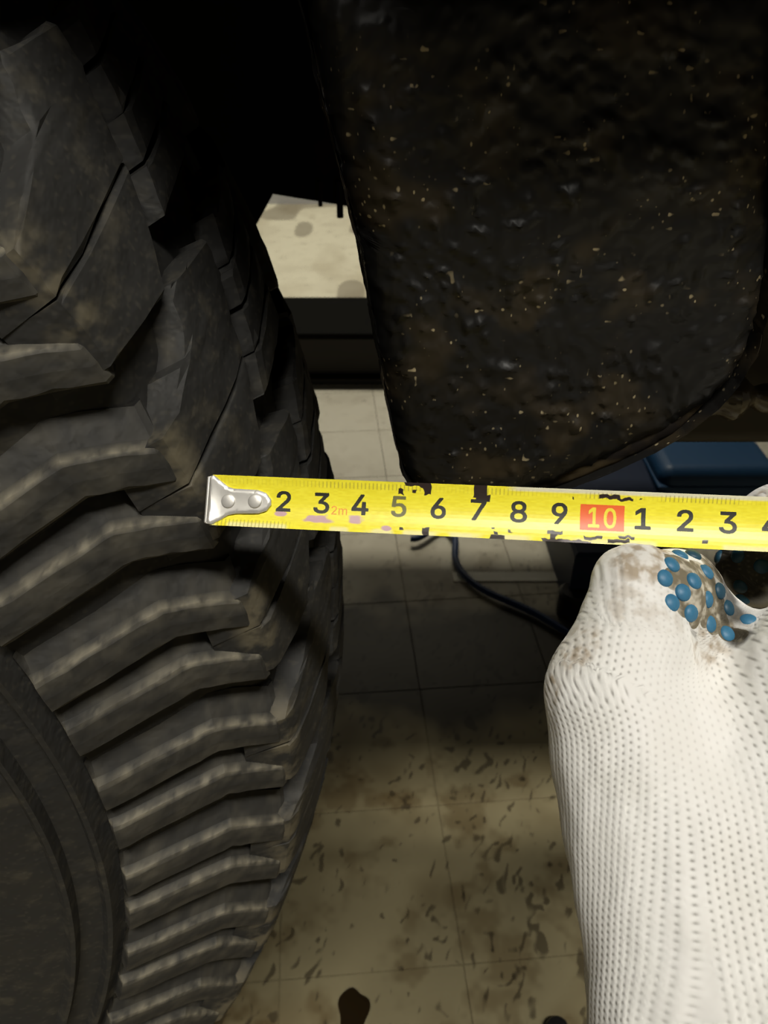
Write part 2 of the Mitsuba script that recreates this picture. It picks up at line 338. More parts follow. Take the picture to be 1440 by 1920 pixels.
# lamps
for k, (x, y, z, hl, hw, rad) in enumerate(LAMPS):
    lab = ('long white ceiling lamp above the near side of the car', 'long white ceiling lamp above the bay behind the car')[k]
    t = thing('ceiling_lamp', lab, 'lamp')
    obj('housing', rbox(2 * hl + .06, 2 * hw + .06, .07, .012, (x, y, z + .045)), 'lamp_housing', t)
    obj('suspension_rod', slab(x - hl * .6, x - hl * .6 + .012, y - .006, y + .006, z + .075, ZC), 'lamp_housing', t, smooth=False)
    obj('suspension_rod', slab(x + hl * .6, x + hl * .6 + .012, y - .006, y + .006, z + .075, ZC), 'lamp_housing', t, smooth=False)
    v = [(x - hl, y - hw, z), (x + hl, y - hw, z), (x + hl, y + hw, z), (x - hl, y + hw, z)]
    k2 = obj('tube', tm(v, [(0, 2, 1), (0, 3, 2)]), 'lamp_housing', t, smooth=False)
    scene[k2]['emitter'] = {'type': 'area', 'radiance': {'type': 'rgb', 'value': list(rad)}}

# ------------------------------------------------------------------ the wheel (axis measured from the photograph)
PSI = -0.2832
wheel_c = cw([-0.3827, 0.1514, 0.1831])[0]
wa = np.array([math.sin(PSI), math.cos(PSI), 0.0])        # into the car
wb = np.array([math.cos(PSI), -math.sin(PSI), 0.0])       # towards the bumper
wu = np.array([0.0, 0.0, 1.0])
wheel_c[2] = 0.4165
FR = (wheel_c, wa, wb, wu)
NP = 41; D = 2 * math.pi / NP; OFF = 0.0663
PHI_I, PHI_E, PHI_O = 0.2270, 0.2302, 0.2021
WO, WT, RS, DR = 0.0156, 0.3273, 0.370, 0.0464
def prof_r(w): return RS + DR * (1 - np.abs(2 * np.clip(w / WT, 0, 1) - 1) ** 2.5)     # tread radius, w from the near shoulder
def wp(r, w, phi): return wheel_c + np.asarray(w)[..., None] * wa + np.asarray(r)[..., None] * (np.cos(phi)[..., None] * wb + np.sin(phi)[..., None] * wu)

wheel = thing('wheel', 'big off-road car wheel with a muddy black lugged tyre beside the tape hook', 'wheel')
DEPTH = 0.0088
side = [(.212, .050), (.214, .036), (.222, .024), (.236, .012), (.252, .004), (.268, .0005), (.280, -.001), (.2880, .0000), (.2900, -.0030), (.2915, -.0030), (.2930, .0016), (.3005, .0022), (.3022, -.0012), (.3038, -.0012),
        (.3065, .0040), (.3095, .0058), (.330, .0118), (.345, .0168), (.354, .0206), (.3605, .0224), (.3672, .0264), (.3705, .0318)]
ws = np.linspace(.022, WT - .022, 40)
crown = [(prof_r(w) - DEPTH, WO + w) for w in ws]
far = [(r, 2 * WO + WT - w) for r, w in side[::-1]]
inner = [(.205, .06 + WT - .1), (.205, .07)]
tyre_prof = np.array(side + crown + far + [(.207, 2 * WO + WT - .05), (.207, .050)])
tyre = obj('tyre', lathe(tyre_prof, 360, FR, closed=True), 'rubber', wheel, smooth=35)

rim_prof = [(.213, .040), (.221, .030), (.221, .026), (.212, .026), (.205, .036), (.196, .050), (.186, .085), (.150, .095), (.110, .080), (.080, .062), (.060, .058), (.058, .040), (.030, .036), (.0005, .036),
            (.0005, .12), (.15, .13), (.19, .16), (.200, .30), (.213, .31)]
obj('rim', lathe(np.array(rim_prof), 120, FR), 'rim_steel', wheel, smooth=35)

def rnd(seed): return np.random.default_rng(seed)
def block(rows, phi0, depth=DEPTH, bevel=.0014, nu=5, seed=0, jitter=.0006, mirror=False):
    """A tread block: rows of (wL, phiL, wR, phiR) from the lower to the upper end, standing on the carcass; closed."""
    rows = np.asarray(rows, float)
    L, R = rows[:, :2], rows[:, 2:]
    def edge_sub(A):                                       # lengthwise: bevel rows at both ends
        out = [A[0], A[0] + (A[1] - A[0]) * .07]
        for k in range(len(A) - 1):
            a0 = .07 if k == 0 else 0; a1 = .93 if k == len(A) - 2 else 1
            out += [A[k] + (A[k + 1] - A[k]) * s for s in np.linspace(a0, a1, 4)[1:]]
        return np.array(out + [A[-1]])
    L, R = edge_sub(L), edge_sub(R)
    us = np.r_[0, .06, np.linspace(.06, .94, nu)[1:-1], .94, 1]
    P = L[:, None] * (1 - us[None, :, None]) + R[:, None] * us[None, :, None]
    n, m = P.shape[:2]
    drop = np.zeros((n, m)); drop[[0, -1], :] = bevel; drop[:, [0, -1]] = bevel
    w = P[..., 0]; ph = P[..., 1]
    if mirror: w, ph = WT - w, -ph
    rg = rnd(seed)
    top = prof_r(w) - drop + rg.normal(0, jitter * .4, (n, m))
    ph = ph + phi0 + rg.normal(0, jitter, (n, m)) / .4 * (drop > 0)
    loop = [(i, 0) for i in range(n)] + [(n - 1, j) for j in range(1, m)] + [(i, m - 1) for i in range(n - 2, -1, -1)] + [(0, j) for j in range(m - 2, 0, -1)]
    V = wp(top, WO + w, ph).reshape(-1, 3)
    li = np.array([i * m + j for i, j in loop])
    lw = np.array([w[i, j] for i, j in loop]); lp = np.array([ph[i, j] for i, j in loop])
    cx, cpx = w.mean(), ph.mean()
    rb = prof_r(lw) - depth - .004
    Vb = wp(rb, WO + cx + (lw - cx) * 1.05, cpx + (lp - cpx) * 1.05)
    F = grid_faces(n, m)
    N0 = len(V); k = len(loop); a = np.arange(k); b = (a + 1) % k
    Fw = np.vstack([np.c_[li[a], N0 + a, N0 + b], np.c_[li[a], N0 + b, li[b]]])
    mesh = tm(np.vstack([V, Vb]), np.vstack([F, Fw]))
    c = mesh.triangles_center[:len(F)]; nrm = mesh.face_normals[:len(F)]
    out = c - wheel_c; out = out - (out @ wa)[:, None] * wa
    if (np.einsum('ij,ij->i', nrm, out)).mean() < 0: mesh.faces = mesh.faces[:, ::-1]
    return mesh

def rib(phi_o, phi_e, phi_i, seed):
    """A bent bar on the sidewall: angle of its upper edge at shoulder, elbow and inner end."""
    path = [(.3668, phi_o, .0280), (.3672, phi_o, .0164), (.3655, phi_o, .0146), (.3555, (phi_o * .45 + phi_e * .55), .0120), (.346, phi_e, .0096), (.3435, phi_e - .0002, .0090), (.330, (phi_e * .6 + phi_i * .4), .0052), (.3125, phi_i, .0002), (.3095, phi_i, -.0004), (.3082, phi_i, .0030), (.3074, phi_i, .0075)]
    rg = rnd(seed)
    path = [tuple(np.array(a) + (np.array(b) - np.array(a)) * t) for a, b in zip(path[:-1], path[1:]) for t in ((0, .33, .67) if a[0] - b[0] > .006 else (0,))] + [path[-1]]
    wid = .0128
    rows = []
    for q, (r, ph, w) in enumerate(path):
        rr = r; last = q >= len(path) - 2
        lift = .0085 if r > .35 else .0078
        ins = .0020
        j = rg.normal(0, .00035, 3)
        base = w + (.0003 if last else lift)
        up = w + (.0002 if last else .0036)
        cols = [(-.0085, base), (-.0008, up), (.0004 + j[0] * .4, w + (.0001 if last else .0007)), (.0016 + j[1] * .5, w), (wid * .5, w - .0003), (wid - .0016 + j[2] * .5, w + .0001), (wid - .0006, w + .0010), (wid + .0002, base)]
        rows.append([wp(np.array(rr), np.array(cw_), np.array(ph - s / rr)) for s, cw_ in cols])
    V = np.array(rows).reshape(-1, 3)
    wear_or_light = np.tile([0, .06, .72, .16, .02, .08, .20, .02], (len(path), 1)) * np.clip(.8 + rg.normal(0, .25, (len(path), 1)), .25, 1)    # edge light painted pale over dusty scuffs, strongest on the upper edge
    a = np.concatenate([V.reshape(len(path), 8, 3), wear_or_light[..., None]], 2)        # a finer grid for the edge tint's grain
    def fine(a, k): return np.concatenate([a[:-1, None] + (a[1:] - a[:-1])[:, None] * (np.arange(k) / k)[None, :, None, None]], 0).reshape(-1, *a.shape[1:])
    a = np.concatenate([fine(a, 5), a[-1:]], 0)
    a = np.swapaxes(a, 0, 1); a = np.concatenate([fine(a, 3), a[-1:]], 0); a = np.swapaxes(a, 0, 1)
    V, wear_or_light = a[..., :3].reshape(-1, 3), a[..., 3].ravel()
    g1, g2 = meshkit.fbm(V * 420, 3, 1), meshkit.fbm(V * 150, 3, 2)
    k_ = np.clip(wear_or_light * (.25 + 1.5 * np.clip((g1 - .28) / .4, 0, 1)), 0, 1) * .75 + np.clip((g2 - .45) / .4, 0, 1) * .18
    global rib_color
    rib_color = np.array([.022, .0216, .0205]) * (1 - k_[:, None]) + np.array([.215, .193, .142]) * k_[:, None]
    mesh = tm(V, grid_faces(a.shape[0], a.shape[1]))
    if (mesh.face_normals @ wa).mean() > 0: mesh.faces = mesh.faces[:, ::-1]
    return mesh

S_ROWS = [(0, -.090, .026, -.088), (0, -.060, .034, -.060), (0, 0, .046, 0), (.012, .016, .050, .022), (.023, .031, .054, .036), (.030, .066, .056, .060)]
S_LOW = [(0, -.090, .026, -.088), (0, -.066, .034, -.058), (0, -.0395, .0428, -.0185)]
S_UP = [(0, -.036, .0435, -.015), (0, 0, .0465, .003), (.012, .016, .050, .022), (.023, .031, .054, .036), (.030, .066, .056, .060)]
C_LEFT = np.array([(.0445, -.060), (.0535, -.018), (.062, .020), (.0735, .062)])
def c_rows(k, n=4):
    s0, s1 = k / n + .014, (k + 1) / n - .014
    def at(s):
        x = np.interp(s, np.linspace(0, 1, 4), C_LEFT[:, 0]); y = np.interp(s, np.linspace(0, 1, 4), C_LEFT[:, 1]); return x, y
    (a0, b0), (a1, b1) = at(s0), at(s1)
    return [(a0, b0, a0 + .040, b0 + .012), (a1, b1, a1 + .040, b1 + .012)]
M_ROWS = [(.128, -.062, .172, -.040), (.132, -.01, .180, .0), (.142, .050, .196, .066)]
for n in range(NP):
    pn = PHI_O - D * n
    deep = ((pn + math.pi) % (2 * math.pi)) - math.pi
    if n == 0: pn0 = pn
    vis = -1.25 < deep < 1.6
    seed = 100 + n
    lug = obj('shoulder_lug', trimesh.util.concatenate([block(S_LOW, pn, .0125, .0014, 5, seed), block(S_UP, pn, .0125, .0014, 5, seed + 7)]), 'rubber', tyre, smooth=25)
    for off in (0, OFF):
        rm = rib(PHI_O - D * n - off, PHI_E - D * n - off, PHI_I - D * n - off, seed + 1 + int(off > 0))
        fl_ = rm.faces.ravel()                              # faceted, with its painted edge light and scuffs kept per corner
        obj('sidewall_rib', tm(rm.vertices[fl_], np.arange(len(fl_)).reshape(-1, 3)), 'rib_lit_edges', tyre, smooth=False, color=rib_color[fl_])
    obj('center_lug', trimesh.util.concatenate([block(c_rows(k), pn, .0125, .0012, 4, seed + k) for k in range(4)]), 'rubber', tyre, smooth=25)
    obj('middle_lug', block(M_ROWS, pn, .0125, .0014, 4, seed), 'rubber', tyre, smooth=25)
    obj('far_center_lug', trimesh.util.concatenate([block(c_rows(k), pn + D * .4, .0125, .0012, 3, seed + k, mirror=True) for k in range(4)]), 'rubber', tyre, smooth=25)
    obj('far_shoulder_lug', block(S_ROWS, pn + D * .4, .0125, .0014, 4, seed, mirror=True), 'rubber', tyre, smooth=25)

# ------------------------------------------------------------------ the car above it
car = thing('car_body', 'dirty black underside and bumper corner of a car, covered in glossy undercoating', 'car body')
OUT = [(552, -80), (600, 140), (640, 300), (668, 400), (697, 560), (716, 660), (738, 790), (752, 845), (772, 888), (806, 914), (870, 922), (980, 908), (1060, 882), (1135, 851), (1220, 811), (1290, 765), (1365, 690), (1406, 600), (1428, 490), (1439, 350), (1446, 200), (1452, -80)]
FP = 0.188
poly = Polygon([(lambda q: (q[0], q[2]))(py_(x, y, FP + .0112)) for x, y in OUT])
poly = Polygon(spline(list(poly.exterior.coords)[:-1], 160)).buffer(0).simplify(.0004)
cs = m3.CrossSection([np.array(poly.exterior.coords)[:-1]], m3.FillRule.NonZero)
mm = m3.Manifold.extrude(cs, .11).refine_to_length(.0011)
gm = mm.to_mesh(); V = np.array(gm.vert_properties[:, :3], float); Fc = np.array(gm.tri_verts)
dist = shapely.distance(poly.exterior, shapely.points(V[:, :2]))
front = V[:, 2] < 1e-6
Rr = .014
rel = np.clip((Rr - dist) / Rr, 0, 1)
bul = Rr * .8 * (1 - np.sqrt(np.clip(1 - rel ** 2, 0, 1)))
q3 = np.c_[V[:, 0], V[:, 1], V[:, 2]]
bump = (meshkit.fbm(q3 * 130, 3, 3) - .5) * .0016 + (meshkit.fbm(q3 * 480, 2, 5) - .5) * .0013 + (meshkit.fbm(q3 * 28, 2, 9) - .5) * .005
grain = np.maximum(meshkit.noise(q3 * 560, 7) - .70, 0) * .0045
depth_ = np.where(front, bul + bump - grain, V[:, 2])
Vw = np.c_[V[:, 0] - depth_ * .08, FP + depth_, V[:, 1]]
wallm = ~front & (V[:, 2] < .109)
nb = (meshkit.fbm(q3 * 160, 3, 8) - .5) * .002
Vw[wallm, 0] += nb[wallm]; Vw[wallm, 2] += nb[wallm]
m = tm(Vw, Fc)
if m.volume < 0: m.faces = m.faces[:, ::-1]
obj('bumper_corner', m, 'undercoat', car, smooth=True, label='black rounded bumper corner with rough speckled undercoating')

lip_px = [(800, 907), (840, 914), (905, 914), (980, 903), (1060, 878), (1135, 847), (1215, 808), (1285, 765), (1345, 710)]
lip = spline([py_(x, y, FP + .008) for x, y in lip_px], 90)
lip = lip + (meshkit.fbm(lip * 90, 3, 4) - .5)[:, None] * np.array([0, .0016, .0016])
obj('rolled_edge', tube(lip, np.interp(np.linspace(0, 1, 90), [0, .12, .8, 1], [.0020, .0042, .0040, .0012]), 16), 'caked_mud', car, label='rolled lower edge caked with brown mud')
# inner fender at the back of the wheel well, its lower edge seen through the gap
INF = .66
edge = [(300, 560), (430, 500), (484, 416), (512, 364), (560, 372), (600, 378), (665, 389), (800, 395), (1000, 380), (1500, 300)]
pts = [(lambda q: (q[0], q[2]))(py_(x, y, INF)) for x, y in edge]
pts = [(-1.6, pts[0][1])] + pts + [(1.3, pts[-1][1]), (1.3, 1.12), (-1.6, 1.12)]
fm = m3.Manifold.extrude(m3.CrossSection([np.array(pts)], m3.FillRule.NonZero), .012).to_mesh()
v = fm.vert_properties[:, :3]
def upright(v, f, y):
    mm_ = tm(np.c_[v[:, 0], y + v[:, 2], v[:, 1]], f)
    if mm_.volume < 0: mm_.faces = mm_.faces[:, ::-1]
    return mm_
obj('inner_fender', upright(v, fm.tri_verts, INF), 'black_paint', car, smooth=False)
arch = [(-1.6, .72), (-.84, .72)] + [(wheel_c[0] + .50 * math.cos(t), .44 + .48 * math.sin(t)) for t in np.linspace(2.5, .62, 24)] + [(.35, .72), (1.3, .72)]
arch = LineString(arch).buffer(.01, cap_style='flat')
am = m3.Manifold.extrude(m3.CrossSection([np.array(arch.exterior.coords)[:-1]], m3.FillRule.NonZero), .53).to_mesh()
obj('wheel_arch_liner', upright(am.vert_properties[:, :3], am.tri_verts, .13), 'black_paint', car, smooth=False)  # front lip brought forward, out of view, to shade the tread
obj('underbody', slab(-1.6, 1.3, .672, 1.06, .50, .60), 'black_paint', car, smooth=False)  # unseen slab, far edge cut short so lamp light reaches the floor
# two studs hanging under the inner fender
for (x, w_, y1) in ((600, 9, 388), (637, 14, 409)):
    a, b = py_(x - w_ / 2, 366, INF - .006), py_(x + w_ / 2, y1, INF - .006)
    obj('stud', trimesh.creation.cylinder((b[0] - a[0]) / 2, segment=[((a[0] + b[0]) / 2, INF - .004, b[2]), ((a[0] + b[0]) / 2, INF - .004, a[2] + .01)], sections=16), 'black_paint', car)
# chassis rail and brake line behind the corner
a = py_(1180, 845, .36); b = py_(1440, 845, .36)
rail = rbox(.62, .08, .42, .012, (a[0] + .31, .40, a[2] + .21))
obj('chassis_rail', rail, 'rail_paint', car)
hz = [py_(1225, 812, .33), py_(1275, 785, .33), py_(1325, 752, .325), py_(1375, 742, .325), py_(1440, 748, .33), py_(1560, 770, .34)]
pth = spline(hz, 40)
rr = .0058 + .0018 * np.sin(np.arange(40) * .9) * np.exp(-((np.arange(40) - 16) / 9.) ** 2) + .0045 * np.exp(-((np.arange(40) - 14) / 3.) ** 2)
obj('brake_line', tube(pth, rr, 18), 'wet_rubber', car, label='wet glossy brown pipe')

# ------------------------------------------------------------------ things under and beyond the car
bz = .10
p0, p1 = pf(560, 722), py_(560, 558, 1.5)
beam = thing('steel_beam', 'long dark steel beam lying across the floor between the tiles and the dirty pale floor', 'beam')
yb0 = pf(660, 722)[1]
obj('web', rbox(2.2, .16, .085, .006, (.0, yb0 + .10, .0435)), 'rail_paint', beam)
obj('flange', rbox(2.2, .185, .012, .004, (.0, yb0 + .0975, .091)), 'steel_dark', beam)
obj('foot_plate', rbox(2.2, .05, .012, .004, (.0, yb0 + .026, .0062)), 'rail_paint', beam)

arm = thing('lift_girder', 'dark blue lift girder on the floor beside the glove, ending in a black rubber foot', 'girder')
e0, e1 = pf(1064, 1158), pf(1016, 995)
dirv = (e1 - e0) / np.linalg.norm(e1 - e0); nrm = np.array([dirv[1], -dirv[0], 0])
def prism(poly_xy, z0, z1, bev=.004):
    c_ = m3.CrossSection([np.array(poly_xy)], m3.FillRule.NonZero)
    if c_.area() <= 0: c_ = m3.CrossSection([np.array(poly_xy)[::-1]])
    lo_ = m3.Manifold.extrude(c_, z1 - z0 - bev); hi_ = m3.Manifold.extrude(c_.offset(-bev, m3.JoinType.Round), z1 - z0)
    return m3.Manifold.batch_hull([lo_, hi_]).translate((0, 0, z0))
A0 = e0 + dirv * .012; A1 = e0 + dirv * .42
obj('box_section', prism([(A0)[:2], (A1)[:2], (A1 + nrm * .15)[:2], (A0 + nrm * .125)[:2]], .0005, .085), 'blue_paint', arm)
ft = e0 + nrm * .012 + dirv * .010
obj('rubber_foot', prism([(ft[0] + .018 * math.cos(t) - .006, ft[1] + .018 * math.sin(t)) for t in np.linspace(0, 2 * np.pi, 24, endpoint=False)], .0003, .034, .003), 'black_rubber', arm)

post = thing('lift_post', 'tall dark navy car lift post standing behind the bumper corner', 'lift post')
obj('column', rbox(.34, .30, 2.4, .012, (.60, 1.62, 1.2003)), 'blue_paint', post)
obj('base_plate', rbox(.46, .42, .014, .004, (.60, 1.62, .0075)), 'steel_dark', post)
obj('carriage', rbox(.56, .10, .40, .015, (.52, 1.41, .30)), 'blue_paint', post)

bc = py_(1328, 930, .95)
btop = py_(1328, 880, .90)[2]
can = thing('blue_canister', 'rounded blue plastic canister in the shade behind the tape', 'canister')
bx0, bx1 = py_(1226, 900, .93)[0], py_(1446, 900, .93)[0]
obj('body', rbox(bx1 - bx0, .10, btop - .006, .018, ((bx0 + bx1) / 2, .955, (btop - .006) / 2 + .0006)), 'blue_plastic', can)
obj('rim_seam', rbox(bx1 - bx0 + .004, .104, .006, .0025, ((bx0 + bx1) / 2, .955, btop * .62)), 'blue_plastic', can)

hz = [pf(770, 1010, .012), pf(800, 1000, .012), pf(832, 985, .012), pf(850, 1000, .012), pf(853, 1040, .0075), pf(866, 1072, .0075), pf(900, 1102, .0075), pf(950, 1126, .0075), pf(1000, 1148, .0075), pf(1062, 1184, .0075), pf(1160, 1240, .0075), pf(1300, 1330, .0075), pf(1480, 1420, .0075)]
obj('air_hose', tube(spline(hz, 120), .0043, 14), 'hose_rubber', label='dark blue hose curving over the floor between the tape and the glove', cat='hose')
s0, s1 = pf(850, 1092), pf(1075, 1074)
obj('light_streak', prism([s0[:2], (s1[0], s0[1]), (s1[0], s1[1]), (s0[0], s1[1])], .0004, .0022, .0006), 'light_streak_pale', label='streak of light on the floor behind the hose, made as a thin strip', cat='strip')  # a streak of light on the tiles, put in as a pale solid

k = pf(1043, 1938)
cap = thing('rubber_cap', 'small round black rubber cap on the dirty floor beside the glove cuff', 'cap')
obj('body', trimesh.creation.revolve(np.array([(0, 0.0004), (.0085, .0004), (.009, .0045), (.0085, .0085), (.0072, .0105), (.0045, .011), (0, .0112)]), sections=40, transform=trimesh.transformations.translation_matrix((k[0], k[1], 0))), 'black_rubber', cap)
obj('rim', trimesh.creation.torus(.009, .0013, 40, 10, transform=trimesh.transformations.translation_matrix((k[0], k[1], .0018))), 'black_rubber', cap)
pc = pf(662, 1895)
th = np.linspace(0, 2 * np.pi, 60, endpoint=False)
rad = 1 + .10 * np.sin(3 * th + 1) + .06 * np.sin(5 * th)
ring = lambda s, z: np.c_[pc[0] + .0115 * s * rad * np.cos(th), pc[1] + .016 * s * rad * np.sin(th), np.full(60, z)]
V = np.vstack([ring(1, .0004), ring(.94, .0009), ring(.75, .0013), ring(.4, .0015), [[pc[0], pc[1], .0015]]])
Fq = []
for r_ in range(3):
    for j in range(60):
        a_, b_ = r_ * 60 + j, r_ * 60 + (j + 1) % 60
        Fq += [(a_, b_, b_ + 60), (a_, b_ + 60, a_ + 60)]
Fq += [(180 + j, 180 + (j + 1) % 60, 240) for j in range(60)]
obj('oil_puddle', tm(V, Fq), 'oil', smooth=True, label='small dark brown oil puddle on the floor near the tyre', cat='puddle')

# ------------------------------------------------------------------ the tape measure
tape = thing('tape_measure', 'worn yellow steel tape measure with black numerals, hooked on the tyre', 'tape measure')
t_dir = vec([math.cos(.12268) * math.cos(.04463), math.sin(.04463), -math.sin(.12268) * math.cos(.04463)])[0]
t_org = cw([-0.04557, -0.0031, 0.20918])[0]
n_ = vec([0, -.10, -1])[0]; n_ = n_ - t_dir * (n_ @ t_dir); n_ /= np.linalg.norm(n_)       # towards the reader
v_ = np.cross(n_, t_dir)
HW, SAG = .0066, .0013
def sag(v): return SAG * (v / HW) ** 2
def tp(t, v, lift=0.0):
    t, v = np.asarray(t, float), np.asarray(v, float)
    return t_org + t[..., None] * t_dir + v[..., None] * v_ + (sag(v) + lift)[..., None] * n_ if np.ndim(lift) or True else None
TL = .31
nt, nv = 180, 15
tt, vv = np.meshgrid(np.linspace(.0008, TL, nt), np.linspace(-HW, HW, nv), indexing='ij')
top = tp(tt, vv, np.zeros_like(tt)).reshape(-1, 3); bot = tp(tt, vv, np.full_like(tt, -.0002)).reshape(-1, 3)
uvs = np.c_[tt.ravel(), vv.ravel()]
Fg = grid_faces(nt, nv)
tmp = tm(top, Fg)
if (tmp.face_normals @ n_).mean() < 0: Fg = Fg[:, ::-1]
N0 = nt * nv
lp = np.array([i * nv for i in range(nt)] + [(nt - 1) * nv + j for j in range(1, nv)] + [i * nv + nv - 1 for i in range(nt - 2, -1, -1)] + [j for j in range(nv - 2, 0, -1)])
a_, b_ = lp, np.roll(lp, -1)
obj('blade', tm(np.vstack([top, bot]), np.vstack([Fg, Fg[:, ::-1] + N0, np.c_[a_, b_, b_ + N0], np.c_[a_, b_ + N0, a_ + N0]])), 'tape_lacquer', tape, smooth=False, uv=np.vstack([uvs, uvs]))

def on_tape(mesh, t0, v0, lift=.00003):
    w = mesh.copy(); w = w.subdivide_to_size(.0012)
    x = w.vertices
    pts = tp(t0 + x[:, 0], v0 + x[:, 1], x[:, 2] + lift)
    return tm(pts, w.faces)
def numeral(txt, t, h, mat, v0=0.0, squeeze=1.0, bold=False, lift=.00003, th=.00004, slant=0.0, name='numeral', label=None):
    g = meshkit.text_mesh(txt, h, th, bold)
    b = g.bounds
    g.vertices[:, 0] = (g.vertices[:, 0] - (b[0, 0] + b[1, 0]) / 2) * squeeze
    g.vertices[:, 1] -= h / 2
    g.vertices[:, 0] += slant * g.vertices[:, 1]
    obj(name, on_tape(g, t, v0, lift), mat, tape, smooth=False, label=label)
for k in range(2, 20):
    if k == 10: continue
    numeral(str(k % 10), k * .01 - .0002, .0050, 'ink_worn' if k == 5 else 'ink', .0001 + (.0004 if k < 10 else 0), 1.12, True, label=f'black numeral {k % 10}' if k < 15 else None)
r10 = Polygon([(-.0051, -.0030), (.0051, -.0030), (.0051, .0030), (-.0051, .0030)]).buffer(.0002)
obj('numeral_box', on_tape(trimesh.creation.extrude_polygon(r10, .00003, engine='earcut'), .1001, -.0001, .00002), 'orange_ink', tape, smooth=False, label='orange box around the numeral 10')
numeral('1', .0981, .0047, 'yellow_ink', -.0001, .85, True, .00006)
numeral('0', .1020, .0047, 'yellow_ink', -.0001, .85, True, .00006)
numeral('2m', .0345, .0022, 'red_ink', -.0012, 1.0, False, name='length_mark', label='faint orange length mark 2m')

hk = [(.0002, .0060), (.0012, .0064), (.0030, .0050), (.0050, .0036), (.0065, .0032), (.0130, .0031), (.0152, .0024), (.0166, .0008), (.0167, -.0006), (.0156, -.0022), (.0135, -.0030), (.0075, -.0033), (.0055, -.0038), (.0035, -.0052), (.0014, -.0064), (.0002, -.0062)]
hp = Polygon(hk).buffer(.0006).buffer(-.0006)
pts_g = []
hm = m3.Manifold.extrude(m3.CrossSection([np.array(hp.exterior.coords)[:-1]]) if hp.exterior.is_ccw else m3.CrossSection([np.array(hp.exterior.coords)[:-1][::-1]]), .0007).refine_to_length(.0006).to_mesh()
x = hm.vert_properties[:, :3].astype(float)
ed = shapely.distance(hp.exterior, shapely.points(x[:, :2]))
topm = x[:, 2] > .0005
flare = np.maximum(0, .0042 - x[:, 0]) / .0042
hz_ = x[:, 2] + .0004 - np.where(topm, .0004 * np.clip(1 - ed / .0007, 0, 1) ** 2, 0) + flare ** 2 * .0006
cent = 1 - .8 * (1 - flare)
pv = t_org + x[:, :1] * t_dir + x[:, 1:2] * v_ + (hz_ + sag(x[:, 1]) * .55)[:, None] * n_
obj('hook', tm(pv, hm.tri_verts), 'chrome', tape, smooth=40, label='steel end hook')
lipm = rbox(.0009, .0124, .0095, .0004)
lm = lipm.to_mesh(); x = lm.vert_properties[:, :3].astype(float)
pv = t_org + (x[:, :1] - .0003) * t_dir + x[:, 1:2] * v_ + (x[:, 2:3] - .0035) * n_
obj('hook_lip', tm(pv, lm.tri_verts), 'chrome', tape, smooth=40)
for (t, v) in ((.0054, -.0002), (.0125, .0001)):
    rv = trimesh.creation.revolve(np.array([(0, .0009), (.0014, .00088), (.00175, .0007), (.0018, .0004), (.0019, -.0004), (0, -.0004)]), sections=36)
    x = rv.vertices
    pv = t_org + (t + x[:, :1]) * t_dir + (v + x[:, 1:2]) * v_ + (x[:, 2:3] + .0009) * n_
    r_m = tm(pv, rv.faces)
    if r_m.volume < 0: r_m.faces = r_m.faces[:, ::-1]
    obj('rivet', r_m, 'chrome', tape, smooth=30)
cm = rbox(.060, .058, .030, .008).to_mesh(); x = cm.vert_properties[:, :3].astype(float)
obj('case', tm(t_org + (TL + .026 + x[:, :1]) * t_dir + (x[:, 1:2] + .018) * v_ + (x[:, 2:3] - .004) * n_, cm.tri_verts), 'case_plastic', tape, smooth=30)

# ------------------------------------------------------------------ the gloved hand
def C3(px, py, z): return np.array([(px - 720) / F_PX * z, (py - 960) / F_PX * z, z])
chains = {
    'thumb': [(1215, 1560, .176, .0160), (1170, 1420, .176, .0145), (1140, 1300, .177, .0136), (1183, 1195, .182, .0123), (1186, 1096, .184, .0088), (1222, 1124, .187, .0113), (1268, 1118, .196, .0110), (1296, 1150, .203, .0098)],
    'web': [(1180, 1330, .184, .0130), (1290, 1270, .190, .0105), (1385, 1240, .195, .0095), (1480, 1235, .190, .0110)],
    'thumb_palm': [(1240, 1180, .190, .0100), (1320, 1185, .200, .0100), (1380, 1225, .204, .0085)],
    'radial': [(1185, 1420, .176, .0150), (1212, 1560, .172, .0165), (1240, 1690, .168, .0170), (1268, 1830, .164, .0175), (1275, 2000, .160, .0185)],
    'm1': [(1250, 1400, .181, .0165), (1330, 1560, .173, .0190), (1390, 1760, .166, .0205), (1410, 2000, .158, .0225)],
    'm2': [(1520, 1300, .177, .0165), (1520, 1480, .170, .0200), (1520, 1760, .164, .0215), (1530, 2000, .157, .0235)],
    'm3': [(1740, 1340, .174, .0170), (1690, 1560, .168, .0200), (1640, 1800, .162, .0210), (1620, 2000, .157, .0230)],
    'm4': [(1920, 1430, .173, .0160), (1850, 1640, .168, .0185), (1760, 1850, .162, .0195), (1720, 2000, .158, .0210)],
    'm5': [(2060, 1550, .174, .0150), (1960, 1740, .168, .0170), (1840, 1900, .163, .0180), (1770, 2020, .158, .0200)],
    'index': [(1540, 1290, .176, .0160), (1590, 1095, .207, .0128), (1565, 1005, .215, .0120), (1460, 988, .219, .0112), (1418, 1068, .221, .0105)],
    'middle': [(1745, 1330, .174, .0160), (1760, 1090, .214, .0130), (1730, 1060, .222, .0122), (1610, 1085, .236, .0112), (1570, 1190, .234, .0102)],
    'ring': [(1925, 1420, .172, .0150), (1910, 1200, .212, .0125), (1880, 1180, .220, .0118), (1760, 1200, .236, .0108), (1720, 1300, .232, .0098)],
    'little': [(2065, 1540, .172, .0135), (2040, 1360, .206, .0110), (2010, 1340, .213, .0105), (1910, 1350, .228, .0096), (1880, 1440, .224, .0088)],
    'cuff': [(1520, 2000, .158, .030), (1530, 2250, .150, .031)],
}
